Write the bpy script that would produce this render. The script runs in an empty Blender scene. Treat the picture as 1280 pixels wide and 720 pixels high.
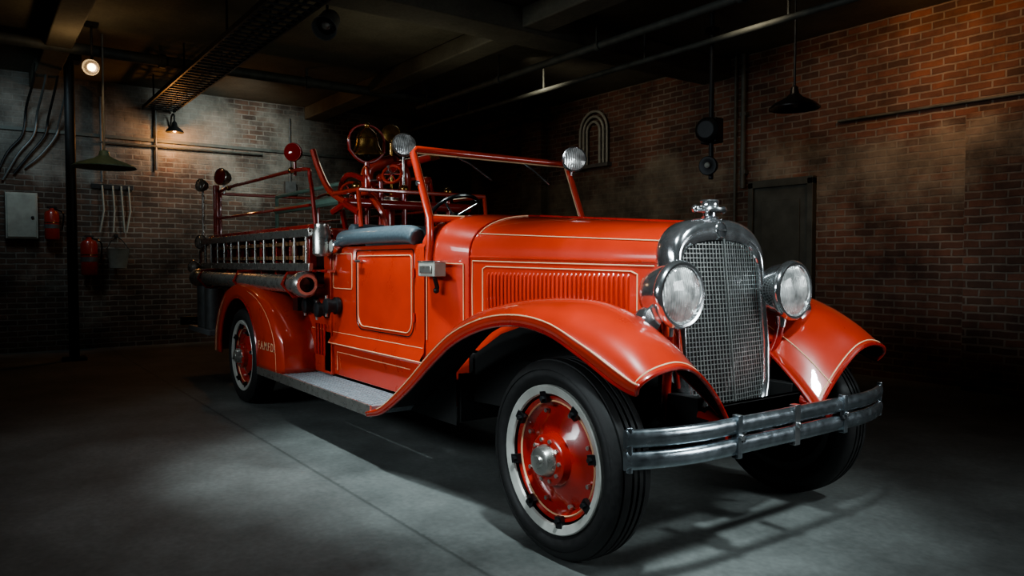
import bpy, math, random
from mathutils import Vector, Matrix
random.seed(7)
D=bpy.data
scene=bpy.context.scene
COL=scene.collection
pi=math.pi

# ---------------------------------------------------------------- materials
def newmat(name):
    m=D.materials.new(name); m.use_nodes=True
    nt=m.node_tree
    b=nt.nodes.get('Principled BSDF')
    return m,nt,b
def pmat(name,col,rough=.5,metal=0,coat=0,emis=None,estr=0,var=0,bump=0,scale=30,croughs=.05):
    m,nt,b=newmat(name)
    b.inputs['Base Color'].default_value=(*col,1)
    b.inputs['Roughness'].default_value=rough
    b.inputs['Metallic'].default_value=metal
    b.inputs['Coat Weight'].default_value=coat
    b.inputs['Coat Roughness'].default_value=croughs
    if emis:
        b.inputs['Emission Color'].default_value=(*emis,1)
        b.inputs['Emission Strength'].default_value=estr
    if var or bump:
        tc=nt.nodes.new('ShaderNodeTexCoord'); n=nt.nodes.new('ShaderNodeTexNoise')
        n.inputs['Scale'].default_value=scale; n.inputs['Detail'].default_value=5
        nt.links.new(tc.outputs['Object'],n.inputs['Vector'])
        if var:
            r=nt.nodes.new('ShaderNodeMapRange')
            r.inputs['From Min'].default_value=.3; r.inputs['From Max'].default_value=.7
            r.inputs['To Min'].default_value=1-var; r.inputs['To Max'].default_value=1+var
            nt.links.new(n.outputs['Fac'],r.inputs['Value'])
            mx=nt.nodes.new('ShaderNodeVectorMath'); mx.operation='SCALE'
            mx.inputs[0].default_value=col
            nt.links.new(r.outputs['Result'],mx.inputs['Scale'])
            nt.links.new(mx.outputs[0],b.inputs['Base Color'])
            r2=nt.nodes.new('ShaderNodeMapRange')
            r2.inputs['To Min'].default_value=max(0.02,rough-.1); r2.inputs['To Max'].default_value=min(1,rough+.12)
            nt.links.new(n.outputs['Fac'],r2.inputs['Value'])
            nt.links.new(r2.outputs['Result'],b.inputs['Roughness'])
        if bump:
            bp=nt.nodes.new('ShaderNodeBump'); bp.inputs['Strength'].default_value=bump; bp.inputs['Distance'].default_value=.01
            nt.links.new(n.outputs['Fac'],bp.inputs['Height']); nt.links.new(bp.outputs['Normal'],b.inputs['Normal'])
    return m
RED=pmat('red_paint',(.52,.042,.017),.30,0,1.0,var=.08,scale=5,croughs=.04)
REDD=pmat('red_paint_dark',(.38,.022,.013),.28,0,1.0,var=.12,scale=8)
GOLD=pmat('gold_pinstripe',(.80,.56,.34),.4,.1)
CHROME=pmat('chrome',(.80,.82,.84),.13,.95,var=.05,scale=20)
STEEL=pmat('brushed_steel',(.46,.52,.56),.22,.95,var=.2,scale=25)
NICKEL=pmat('nickel',(.60,.60,.56),.28,.88,var=.1,scale=20)
BRASS=pmat('brass',(.50,.30,.10),.22,.95,var=.15)
TYRE=pmat('tyre_rubber',(.012,.012,.012),.6,var=.3,scale=40,bump=.1)
BLACK=pmat('black_enamel',(.008,.008,.009),.3,0,.4)
DARK=pmat('dark_chassis',(.006,.006,.006),.7)
WHITE=pmat('cream_rim_paint',(.50,.51,.47),.4,.2,.4,var=.15,scale=12)
LEATHER=pmat('slate_leather',(.10,.14,.16),.45,0,.2,var=.15,bump=.3,scale=60)
BOARD=pmat('running_board_aluminium',(.32,.36,.39),.5,.4,var=.2,scale=60,bump=.15)
WOOD=pmat('ladder_wood',(.25,.13,.06),.4,0,.5,var=.25,scale=14)
MESHM=pmat('grille_metal',(.27,.28,.27),.38,.8)
GREENP=pmat('pale_green_enamel',(.20,.34,.28),.4,0,.3,var=.15,scale=10)
GREY=pmat('grey_metal',(.14,.15,.15),.5,.4,var=.2,scale=12)
PALE=pmat('pale_box_paint',(.34,.35,.31),.6,var=.15,scale=9)
IRON=pmat('dark_iron',(.03,.032,.034),.5,.6,var=.2,scale=12)
PIPE=pmat('ceiling_pipe_paint',(.09,.10,.09),.6,.2,var=.3,scale=7)
EXT=pmat('extinguisher_red',(.34,.03,.018),.35,0,.6,var=.1)
HOSE=pmat('canvas_hose',(.20,.16,.10),.8,var=.2,bump=.3,scale=80)
WARM=pmat('tungsten_bulb',(1,.7,.4),.4,emis=(1,.62,.28),estr=14)
DIM=pmat('amber_bulb',(1,.5,.2),.4,emis=(1,.45,.15),estr=6)
DOOR=pmat('door_paint',(.06,.065,.055),.6,var=.3,scale=5)
LTRED=pmat('red_lens',(.4,.02,.015),.1,0,1)

LENS,nt,b=newmat('ribbed_lens_glass')
b.inputs['Roughness'].default_value=.22; b.inputs['Metallic'].default_value=.35
tc=nt.nodes.new('ShaderNodeTexCoord'); w=nt.nodes.new('ShaderNodeTexWave'); w.bands_direction='Y'; w.inputs['Scale'].default_value=22; w.inputs['Distortion'].default_value=1.2
nz=nt.nodes.new('ShaderNodeTexNoise'); nz.inputs['Scale'].default_value=14; nt.links.new(tc.outputs['Object'],nz.inputs['Vector'])
nt.links.new(tc.outputs['Object'],w.inputs['Vector']); bp=nt.nodes.new('ShaderNodeBump'); bp.inputs['Strength'].default_value=.4; bp.inputs['Distance'].default_value=.015
ad=nt.nodes.new('ShaderNodeMath'); ad.operation='ADD'; nt.links.new(w.outputs['Fac'],ad.inputs[0]); nt.links.new(nz.outputs['Fac'],ad.inputs[1])
nt.links.new(ad.outputs[0],bp.inputs['Height']); nt.links.new(bp.outputs['Normal'],b.inputs['Normal'])
mr=nt.nodes.new('ShaderNodeMapRange'); mr.inputs['From Min'].default_value=.35; mr.inputs['From Max'].default_value=.65; mr.inputs['To Min'].default_value=.38; mr.inputs['To Max'].default_value=1.0; nt.links.new(nz.outputs['Fac'],mr.inputs['Value'])
sc_=nt.nodes.new('ShaderNodeVectorMath'); sc_.operation='SCALE'; sc_.inputs[0].default_value=(.88,.89,.87); nt.links.new(mr.outputs[0],sc_.inputs['Scale']); nt.links.new(sc_.outputs[0],b.inputs['Base Color'])
b.inputs['Coat Weight'].default_value=1

GLASS=D.materials.new('windshield_glass'); GLASS.use_nodes=True; nt=GLASS.node_tree; nt.nodes.clear()
o=nt.nodes.new('ShaderNodeOutputMaterial'); mx=nt.nodes.new('ShaderNodeMixShader'); t=nt.nodes.new('ShaderNodeBsdfTransparent'); g=nt.nodes.new('ShaderNodeBsdfGlossy')
t.inputs['Color'].default_value=(.92,.95,.93,1); g.inputs['Roughness'].default_value=.03; g.inputs['Color'].default_value=(.6,.6,.6,1)
fr=nt.nodes.new('ShaderNodeFresnel'); fr.inputs['IOR'].default_value=1.35
nt.links.new(fr.outputs[0],mx.inputs[0]); nt.links.new(t.outputs[0],mx.inputs[1]); nt.links.new(g.outputs[0],mx.inputs[2]); nt.links.new(mx.outputs[0],o.inputs['Surface'])

def brickmat(name,axis,plaster_cov,plaster_col,c1,c2,mortar,zlo,zhi,seed):
    m,nt,b=newmat(name); N=nt.nodes; L=nt.links
    tc=N.new('ShaderNodeTexCoord'); sp=N.new('ShaderNodeSeparateXYZ'); L.new(tc.outputs['Object'],sp.inputs[0])
    cb=N.new('ShaderNodeCombineXYZ'); L.new(sp.outputs[axis],cb.inputs[0]); L.new(sp.outputs['Z'],cb.inputs[1])
    nz=N.new('ShaderNodeTexNoise'); nz.inputs['Scale'].default_value=6; L.new(tc.outputs['Object'],nz.inputs['Vector'])
    ad=N.new('ShaderNodeVectorMath'); ad.operation='MULTIPLY_ADD'; ad.inputs[1].default_value=(.024,.024,0); L.new(nz.outputs['Color'],ad.inputs[0]); L.new(cb.outputs[0],ad.inputs[2])
    br=N.new('ShaderNodeTexBrick'); L.new(ad.outputs[0],br.inputs['Vector'])
    br.inputs['Scale'].default_value=1; br.inputs['Brick Width'].default_value=.25; br.inputs['Row Height'].default_value=.085
    br.inputs['Mortar Size'].default_value=.012; br.inputs['Mortar Smooth'].default_value=.35
    br.inputs['Color1'].default_value=(*c1,1); br.inputs['Color2'].default_value=(*c2,1); br.inputs['Mortar'].default_value=(*mortar,1)
    n2=N.new('ShaderNodeTexNoise'); n2.inputs['Scale'].default_value=1.1; n2.inputs['Detail'].default_value=9; n2.inputs['Roughness'].default_value=.68
    mp=N.new('ShaderNodeMapping'); mp.inputs['Location'].default_value=(seed,seed*2,seed*.7); L.new(tc.outputs['Object'],mp.inputs[0]); L.new(mp.outputs[0],n2.inputs['Vector'])
    dr=N.new('ShaderNodeMapRange'); dr.inputs['From Min'].default_value=.32; dr.inputs['From Max'].default_value=.68; dr.inputs['To Min'].default_value=.25; dr.inputs['To Max'].default_value=1.45
    L.new(n2.outputs['Fac'],dr.inputs['Value'])
    sc=N.new('ShaderNodeVectorMath'); sc.operation='SCALE'; L.new(br.outputs['Color'],sc.inputs[0]); L.new(dr.outputs['Result'],sc.inputs['Scale'])
    n3=N.new('ShaderNodeTexNoise'); n3.inputs['Scale'].default_value=.9; n3.inputs['Detail'].default_value=10; n3.inputs['Roughness'].default_value=.6
    mp3=N.new('ShaderNodeMapping'); mp3.inputs['Location'].default_value=(seed*3,1,seed); L.new(tc.outputs['Object'],mp3.inputs[0]); L.new(mp3.outputs[0],n3.inputs['Vector'])
    h1=N.new('ShaderNodeMapRange'); h1.interpolation_type='SMOOTHSTEP'; h1.inputs['From Min'].default_value=zlo-.45; h1.inputs['From Max'].default_value=zlo+.45; L.new(sp.outputs['Z'],h1.inputs['Value'])
    h2=N.new('ShaderNodeMapRange'); h2.interpolation_type='SMOOTHSTEP'; h2.inputs['From Min'].default_value=zhi-.3; h2.inputs['From Max'].default_value=zhi+.3; h2.inputs['To Min'].default_value=1; h2.inputs['To Max'].default_value=0; L.new(sp.outputs['Z'],h2.inputs['Value'])
    hm=N.new('ShaderNodeMath'); hm.operation='MULTIPLY'; L.new(h1.outputs[0],hm.inputs[0]); L.new(h2.outputs[0],hm.inputs[1])
    a=N.new('ShaderNodeMath'); a.operation='MULTIPLY_ADD'; a.inputs[1].default_value=plaster_cov; L.new(hm.outputs[0],a.inputs[0]); L.new(n3.outputs['Fac'],a.inputs[2])
    ms=N.new('ShaderNodeMapRange'); ms.inputs['From Min'].default_value=.62; ms.inputs['From Max'].default_value=.74; L.new(a.outputs[0],ms.inputs['Value'])
    wear=N.new('ShaderNodeMath'); wear.operation='MULTIPLY'; wear.inputs[1].default_value=.74; L.new(ms.outputs[0],wear.inputs[0])
    pl=N.new('ShaderNodeVectorMath'); pl.operation='SCALE'; pl.inputs[0].default_value=plaster_col; L.new(dr.outputs['Result'],pl.inputs['Scale'])
    mix=N.new('ShaderNodeMix'); mix.data_type='RGBA'; L.new(wear.outputs[0],mix.inputs['Factor']); L.new(sc.outputs[0],mix.inputs['A']); L.new(pl.outputs[0],mix.inputs['B'])
    L.new(mix.outputs['Result'],b.inputs['Base Color']); b.inputs['Roughness'].default_value=.88
    inv=N.new('ShaderNodeMath'); inv.operation='SUBTRACT'; inv.inputs[0].default_value=1; L.new(br.outputs['Fac'],inv.inputs[1])
    i2=N.new('ShaderNodeMath'); i2.operation='SUBTRACT'; i2.inputs[0].default_value=1; L.new(wear.outputs[0],i2.inputs[1])
    hh=N.new('ShaderNodeMath'); hh.operation='MULTIPLY'; L.new(inv.outputs[0],hh.inputs[0]); L.new(i2.outputs[0],hh.inputs[1])
    h4=N.new('ShaderNodeMath'); h4.operation='ADD'; L.new(hh.outputs[0],h4.inputs[0]); L.new(n2.outputs['Fac'],h4.inputs[1])
    bp=N.new('ShaderNodeBump'); bp.inputs['Strength'].default_value=.8; bp.inputs['Distance'].default_value=.02; L.new(h4.outputs[0],bp.inputs['Height']); L.new(bp.outputs[0],b.inputs['Normal'])
    return m
BRICK_L=brickmat('old_brick_plaster_back','Y',.24,(.25,.25,.225),(.15,.095,.07),(.075,.055,.045),(.21,.195,.17),2.5,4.6,3.1)
BRICK_R=brickmat('old_brick_right','X',.22,(.20,.175,.13),(.17,.075,.048),(.075,.043,.032),(.185,.155,.125),1.7,3.0,8.3)

def concrete(name,col,rough,joints=(),scale=1.2):
    m,nt,b=newmat(name); N=nt.nodes; L=nt.links
    tc=N.new('ShaderNodeTexCoord'); n=N.new('ShaderNodeTexNoise'); n.inputs['Scale'].default_value=scale; n.inputs['Detail'].default_value=11; n.inputs['Roughness'].default_value=.65
    L.new(tc.outputs['Object'],n.inputs['Vector'])
    n2=N.new('ShaderNodeTexNoise'); n2.inputs['Scale'].default_value=28; n2.inputs['Detail'].default_value=6; L.new(tc.outputs['Object'],n2.inputs['Vector'])
    r=N.new('ShaderNodeMapRange'); r.inputs['From Min'].default_value=.3; r.inputs['From Max'].default_value=.72; r.inputs['To Min'].default_value=.5; r.inputs['To Max'].default_value=1.35; L.new(n.outputs['Fac'],r.inputs['Value'])
    r2=N.new('ShaderNodeMapRange'); r2.inputs['From Min'].default_value=.3; r2.inputs['From Max'].default_value=.7; r2.inputs['To Min'].default_value=.88; r2.inputs['To Max'].default_value=1.12; L.new(n2.outputs['Fac'],r2.inputs['Value'])
    mu=N.new('ShaderNodeMath'); mu.operation='MULTIPLY'; L.new(r.outputs[0],mu.inputs[0]); L.new(r2.outputs[0],mu.inputs[1])
    last=mu
    if joints:
        sp=N.new('ShaderNodeSeparateXYZ'); L.new(tc.outputs['Object'],sp.inputs[0])
        for ax,off,per in joints:
            ad=N.new('ShaderNodeMath'); ad.operation='ADD'; ad.inputs[1].default_value=off+per*20; L.new(sp.outputs[ax],ad.inputs[0])
            wb=N.new('ShaderNodeMath'); wb.operation='MULTIPLY_ADD'; wb.inputs[1].default_value=.03; L.new(n2.outputs['Fac'],wb.inputs[0]); L.new(ad.outputs[0],wb.inputs[2])
            md=N.new('ShaderNodeMath'); md.operation='PINGPONG'; md.inputs[1].default_value=per/2; L.new(wb.outputs[0],md.inputs[0])
            mr=N.new('ShaderNodeMapRange'); mr.inputs['From Min'].default_value=.004; mr.inputs['From Max'].default_value=.018; mr.inputs['To Min'].default_value=.62; L.new(md.outputs[0],mr.inputs['Value'])
            m2=N.new('ShaderNodeMath'); m2.operation='MULTIPLY'; L.new(last.outputs[0],m2.inputs[0]); L.new(mr.outputs[0],m2.inputs[1]); last=m2
    sc=N.new('ShaderNodeVectorMath'); sc.operation='SCALE'; sc.inputs[0].default_value=col; L.new(last.outputs[0],sc.inputs['Scale']); L.new(sc.outputs[0],b.inputs['Base Color'])
    rr=N.new('ShaderNodeMapRange'); rr.inputs['To Min'].default_value=rough-.12; rr.inputs['To Max'].default_value=rough+.2; L.new(n.outputs['Fac'],rr.inputs['Value']); L.new(rr.outputs[0],b.inputs['Roughness'])
    bp=N.new('ShaderNodeBump'); bp.inputs['Strength'].default_value=.25; bp.inputs['Distance'].default_value=.01; L.new(last.outputs[0],bp.inputs['Height']); L.new(bp.outputs[0],b.inputs['Normal'])
    return m
FLOORM=concrete('stained_concrete_floor',(.16,.172,.165),.62,(('Y',1.28,5.2),))
CEILM=concrete('ceiling_concrete',(.16,.155,.12),.9,(),.7)

# ---------------------------------------------------------------- mesh builder
def V(*a): return Vector(a)
def frame(ax):
    ax=ax.normalized(); r=Vector((0,0,1)) if abs(ax.z)<.9 else Vector((1,0,0))
    u=ax.cross(r).normalized(); return u,ax.cross(u).normalized()
def crom(pts,k):
    P=[Vector(p) for p in pts]; out=[]
    n=len(P)
    for i in range(n-1):
        p0=P[i-1] if i>0 else P[0]*2-P[1]; p1=P[i]; p2=P[i+1]; p3=P[i+2] if i+2<n else P[-1]*2-P[-2]
        for j in range(k):
            t=j/k
            out.append(.5*((2*p1)+(-p0+p2)*t+(2*p0-5*p1+4*p2-p3)*t*t+(-p0+3*p1-3*p2+p3)*t**3))
    out.append(P[-1]); return out
class MB:
    def __init__(s): s.v=[];s.f=[];s.m=[];s.mats=[]
    def mi(s,mat):
        if mat not in s.mats: s.mats.append(mat)
        return s.mats.index(mat)
    def add(s,vs,fs,mat):
        o=len(s.v); s.v+= [tuple(p) for p in vs]; k=s.mi(mat)
        for f in fs: s.f.append(tuple(i+o for i in f)); s.m.append(k)
        return s
    def box(s,c,size,mat,rot=None):
        hx,hy,hz=[a/2 for a in size]; vs=[Vector((x,y,z)) for x in(-hx,hx) for y in(-hy,hy) for z in(-hz,hz)]
        if rot is not None: vs=[rot@p for p in vs]
        vs=[p+Vector(c) for p in vs]
        return s.add(vs,[(0,1,3,2),(4,6,7,5),(0,4,5,1),(2,3,7,6),(0,2,6,4),(1,5,7,3)],mat)
    def b2(s,lo,hi,mat):
        return s.box([(a+b)/2 for a,b in zip(lo,hi)],[abs(b-a) for a,b in zip(lo,hi)],mat)
    def cyl(s,p0,p1,r,mat,r2=None,n=18,caps=True):
        p0=Vector(p0);p1=Vector(p1);u,w=frame(p1-p0); r2=r if r2 is None else r2
        vs=[];
        for p,rr in((p0,r),(p1,r2)):
            for i in range(n): a=2*pi*i/n; vs.append(p+(u*math.cos(a)+w*math.sin(a))*rr)
        fs=[(i,(i+1)%n,n+(i+1)%n,n+i) for i in range(n)]
        if caps: fs+=[tuple(range(n-1,-1,-1)),tuple(range(n,2*n))]
        return s.add(vs,fs,mat)
    def tube(s,pts,r,mat,n=8,closed=False):
        P=[Vector(p) for p in pts]; m=len(P); vs=[]; 
        T=[]
        for i in range(m):
            if closed: t=P[(i+1)%m]-P[i-1]
            else: t=P[min(i+1,m-1)]-P[max(i-1,0)]
            T.append(t.normalized() if t.length>1e-9 else Vector((1,0,0)))
        u,_=frame(T[0])
        for i in range(m):
            u=(u-T[i]*u.dot(T[i])); u=u.normalized() if u.length>1e-6 else frame(T[i])[0]
            w=T[i].cross(u)
            for j in range(n): a=2*pi*j/n+pi/n; vs.append(P[i]+(u*math.cos(a)+w*math.sin(a))*r)
        fs=[]
        rng=m if closed else m-1
        for i in range(rng):
            for j in range(n):
                a=i*n;b=((i+1)%m)*n; fs.append((a+j,a+(j+1)%n,b+(j+1)%n,b+j))
        if not closed: fs+=[tuple(range(n-1,-1,-1)),tuple(range((m-1)*n,m*n))]
        return s.add(vs,fs,mat)
    def lathe(s,prof,o,ax,mat,n=40,closed=False):
        o=Vector(o);ax=Vector(ax).normalized();u,w=frame(ax);vs=[]
        for a,r in prof:
            for i in range(n):
                t=2*pi*i/n; vs.append(o+ax*a+(u*math.cos(t)+w*math.sin(t))*max(r,.0004))
        m=len(prof);fs=[]
        for k in range(m if closed else m-1):
            for i in range(n):
                a=k*n;b=((k+1)%m)*n; fs.append((a+i,a+(i+1)%n,b+(i+1)%n,b+i))
        return s.add(vs,fs,mat)
    def ball(s,c,r,mat,n=16,sc=(1,1,1)):
        vs=[];c=Vector(c);m=n//2
        for k in range(m+1):
            p=pi*k/m
            for i in range(n):
                t=2*pi*i/n; q=Vector((math.sin(p)*math.cos(t)*sc[0],math.sin(p)*math.sin(t)*sc[1],math.cos(p)*sc[2]))*r
                if k in(0,m): q+=Vector((math.cos(t),math.sin(t),0))*.0002
                vs.append(c+q)
        fs=[(k*n+i,k*n+(i+1)%n,(k+1)*n+(i+1)%n,(k+1)*n+i) for k in range(m) for i in range(n)]
        return s.add(vs,fs,mat)
    def ring(s,c,ax,R_,r,mat,n=24):
        u,w=frame(Vector(ax)); c=Vector(c)
        return s.tube([c+(u*math.cos(a)+w*math.sin(a))*R_ for a in [2*pi*i/n for i in range(n)]],r,mat,closed=True)
    def grid(s,rows,mat,closed=False):
        n=len(rows[0]);vs=[p for r in rows for p in r];fs=[]
        for k in range(len(rows)-1):
            for i in range(n if closed else n-1):
                j=(i+1)%n; fs.append((k*n+i,k*n+j,(k+1)*n+j,(k+1)*n+i))
        return s.add(vs,fs,mat)
    def poly(s,pts,mat): return s.add(pts,[tuple(range(len(pts)))],mat)
    def mirror(s):
        o=len(s.v); s.v+=[(x,-y,z) for x,y,z in s.v]
        nf=len(s.f)
        for i in range(nf): s.f.append(tuple(reversed([j+o for j in s.f[i]]))); s.m.append(s.m[i])
        return s
    def build(s,name,parent=None,bevel=0,solid=0,angle=38,sub=0):
        me=D.meshes.new(name)
        me.from_pydata(s.v,[],s.f)
        for mt in s.mats: me.materials.append(mt)
        me.polygons.foreach_set('material_index',s.m)
        me.update()
        import bmesh
        bm=bmesh.new(); bm.from_mesh(me); bmesh.ops.recalc_face_normals(bm,faces=bm.faces); bm.to_mesh(me); bm.free()
        me.polygons.foreach_set('use_smooth',[True]*len(me.polygons))
        me.set_sharp_from_angle(angle=math.radians(angle))
        ob=D.objects.new(name,me); COL.objects.link(ob)
        if parent: ob.parent=parent
        if solid:
            md=ob.modifiers.new('solid','SOLIDIFY'); md.thickness=solid; md.offset=0
        if bevel:
            md=ob.modifiers.new('bevel','BEVEL'); md.width=bevel; md.segments=3; md.limit_method='ANGLE'; md.angle_limit=math.radians(40)
        return ob
def empty(name,loc=(0,0,0)):
    e=D.objects.new(name,None); e.empty_display_size=.3; COL.objects.link(e); e.location=loc; return e

# ---------------------------------------------------------------- FIRE TRUCK
truck=empty('fire_truck')
AX=-.085; RX=-4.85; R=.465; WO=.98; WI=.75

def wheel(name,cx,side):
    m=MB(); ax=Vector((0,side,0)); o=Vector((cx,side*WI,R)); W=WO-WI
    prof=[(.035,.335),(.012,.36),(.002,.40),(.012,.435),(.035,.455),(.06,.463),(.075,.465),(.078,.455),(.086,.455),(.089,.465),(W/2-.005,.466),(W/2-.002,.455),(W/2+.006,.455),(W/2+.009,.466),
          (W-.089,.465),(W-.086,.455),(W-.078,.455),(W-.075,.465),(W-.06,.463),(W-.042,.459),(W-.040,.450),(W-.034,.450),(W-.032,.455),(W-.012,.438),(W-.004,.415),(W-.008,.412),(W-.002,.40),(W,.38),(W-.012,.36),(W-.03,.342),(W-.035,.335)]
    m.lathe(prof,o,ax,TYRE,n=96)
    m.lathe([(W-.035,.345),(W-.014,.343),(W-.009,.338),(W-.012,.328),(W-.020,.303),(W-.03,.298)],o,ax,WHITE,n=72)
    m.lathe([(W-.03,.298),(W-.06,.292),(.05,.285),(.05,.34)],o,ax,BLACK,n=72)
    m.lathe([(W-.055,.290),(W-.040,.287),(W-.042,.278),(W-.055,.262),(W-.07,.255),(W-.085,.24),(W-.075,.20),(W-.055,.17),(W-.04,.13),(W-.035,.12)],o,ax,REDD,n=64)
    m.lathe([(W-.050,.268),(W-.044,.264),(W-.052,.26)],o,ax,GOLD,n=64)
    m.lathe([(W-.04,.125),(W-.0,.118),(W+.008,.108),(W+.01,.06)],o,ax,REDD,n=48)
    m.lathe([(W,.075),(W+.03,.07),(W+.05,.062),(W+.055,.05),(W+.056,.03),(W+.066,.026),(W+.068,.0)],o,ax,NICKEL,n=32)
    m.lathe([(.03,.15),(.1,.15),(.1,.0)],o,ax,DARK,n=32)
    m.lathe([(.02,.0),(.02,.28),(.06,.28)],o,ax,DARK,n=32)
    for i in range(10):
        t=2*pi*i/10; d=Vector((math.cos(t),0,math.sin(t)))
        m.cyl(o+ax*(W-.005)+d*.095,o+ax*(W+.018)+d*.095,.010,NICKEL,n=6)
    for i in range(8):
        t=2*pi*(i+.5)/8; d=Vector((math.cos(t),0,math.sin(t)))
        m.cyl(o+ax*(W-.075)+d*.225,o+ax*(W-.055)+d*.225,.011,NICKEL,n=6)
    for i in range(8):
        t=2*pi*(i+.25)/8; d=Vector((math.cos(t),0,math.sin(t)))
        rm=Matrix.Rotation(-t,3,'Y')
        m.box(o+ax*(W-.028)+d*.290,(.065,.022,.044),BLACK,rm)
        m.cyl(o+ax*(W-.03)+d*.278,o+ax*(W-.002)+d*.278,.012,IRON,n=6)
    return m.build(name,truck)
wheel('wheel_front_right',AX,-1); wheel('wheel_front_left',AX,1); wheel('wheel_rear_right',RX,-1); wheel('wheel_rear_left',RX,1)

def hw(x): return .335+(.56-.335)*min(1,max(0,(0.0-x)/1.40))**.95
# chassis
m=MB()
m.b2((.30,-.40,.60),(-7.0,-.34,.74),DARK); 
m.b2((.30,-.40,.60),(.34,.40,.70),DARK)
m.b2((-1.37,-.57,.38),(-1.34,0,.80),DARK); m.b2((-1.37,-.66,.38),(-1.34,-.56,.68),DARK)  # added black sheets, here to the grid below, standing in for wheel-arch shade
m.poly([(x,-.685,z) for x,z in((-1.95,.36),(-1.35,.36),(-1.35,.72),(-1.55,.61),(-1.70,.50),(-1.85,.43))],DARK)
xs=[-1.385,-1.1,-.85,-.55,-.27,0]; zt_=[.77,.94,1.02,1.06,1.02,.93]
m.grid([[V(x,-hw(x)-.008,.5) for x in xs],[V(x,-hw(x)-.008,z) for x,z in zip(xs,zt_)]],DARK)
m.mirror()
m.cyl((AX,-.76,.44),(AX,.76,.44),.04,IRON); m.cyl((RX,-.76,.46),(RX,.76,.46),.06,IRON); m.ball((RX,0,.46),.19,IRON)
m.b2((-.9,-.25,.45),(-.1,.25,.95),DARK)
m.b2((-3.9,-.3,.4),(-2.6,.3,.8),DARK)
m.b2((-1.33,-.50,.60),(-.62,.50,.80),DARK)
for sgn in(-1,1):
    for k in range(5):
        L=.52-k*.09; m.tube([(AX+.12+L*t,sgn*.40,.50-.018*k+.10*t*t) for t in [i/5 for i in range(-5,6)]],.016,IRON,n=4)
    m.cyl((.50,sgn*.40,.6),(.30,sgn*.37,.67),.035,REDD)
    m.ball((.44,sgn*.40,.60),.05,IRON)
    for k in range(5):
        L=.75-k*.12; m.tube([(RX+L*t,sgn*.5,.56-.02*k+.12*t*t) for t in [i/5 for i in range(-5,6)]],.018,IRON,n=4)
    m.cyl((AX,sgn*.74,.44),(AX,sgn*.78,.44),.16,IRON)
    m.lathe([(0,.0),(0,.05),(.04,.07),(.08,.05),(.08,0)],(AX+.20,sgn*.47,.66),(0,sgn,0),IRON,n=20)
    m.tube([(AX+.20,sgn*.50,.66),(AX+.34,sgn*.52,.60),(AX+.30,sgn*.55,.46)],.016,IRON)
m.cyl((AX-.16,-.7,.36),(AX-.16,.7,.36),.018,IRON)
m.cyl((.35,0,.55),(.48,0,.55),.025,IRON)
m.build('chassis',truck,bevel=.004)

# ---- front fenders
st=[(-1.95,.365,.40,.42,-.66),(-1.72,.425,.49,.52,-.64),(-1.40,.60,.72,.76,-.61),(-1.10,.80,.945,.97,-.58),(-.85,.945,1.08,1.05,-.54),(-.55,1.045,1.16,1.09,-.50),(-.27,1.075,1.19,1.06,-.46),
    (-.02,1.04,1.185,.97,-.42),(.17,.955,1.13,.85,-.385),(.31,.880,1.045,.74,-.36),(.40,.845,.965,.655,-.345),(.435,.84,.935,.62,-.34)]
sts=crom([Vector(q[:3]) for q in st],4); sts2=crom([Vector((q[3],q[4],0)) for q in st],4)
rows=[]
for a,b_ in zip(sts,sts2):
    x,zl,zc=a; zi,yi,_=b_; dz=zc-zl
    front=max(0,(x-.05)/.385); iny=.06*front
    cp=[(0,-1.0+iny,zl),(0,-1.012+iny,zl+.28*dz+.008),(0,-.965+iny*.9,zl+.72*dz),(0,-.87+iny*.6,zl+.95*dz),(0,-.75+iny*.3,zc),(0,-.62,zc-.12*(zc-zi)),(0,-.48 if yi>-.45 else (yi-.04),zc-.48*(zc-zi)),(0,yi,zi)]
    sec=crom(cp,4)
    f2=max(0,(x-.16)/.275)
    rows.append([Vector((x+ .055*f2*math.sin(pi*min(1,max(0,(i/len(sec))))),p.y,p.z)) for i,p in enumerate(sec)])
m=MB(); m.grid(rows,RED); m.mirror(); m.build('front_fenders',truck,solid=.012,angle=60)
m=MB(); m.grid([[p+Vector((-.004,(.012 if i<6 else 0),-.014)) for i,p in enumerate(r)] for r in rows],DARK); m.mirror(); m.build('arch_shade_sheet',truck,angle=60)  # added black sheet under each fender, stands in for wheel-arch shade
m=MB()
lip=[r[0] for r in rows]; m.tube(lip,.013,REDD,n=8)
m.tube([p for p in rows[-1]],.011,REDD,n=8)
m.tube([p for p in [r[-1] for r in rows][16:]],.011,REDD,n=8)
off=[r[4]+Vector((0,-.006,.006)) for r in rows[3:]]; m.tube(off,.0035,GOLD,n=6)
fr_=[p+Vector((.0,0,.008)) for p in rows[-3]][4:28]; m.tube(fr_,.0035,GOLD,n=6)
inn=[r[25]+Vector((0,.006,.006)) for r in rows[26:]]; m.tube(inn,.003,GOLD,n=6)
m.mirror(); m.build('fender_trim',truck)

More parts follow.
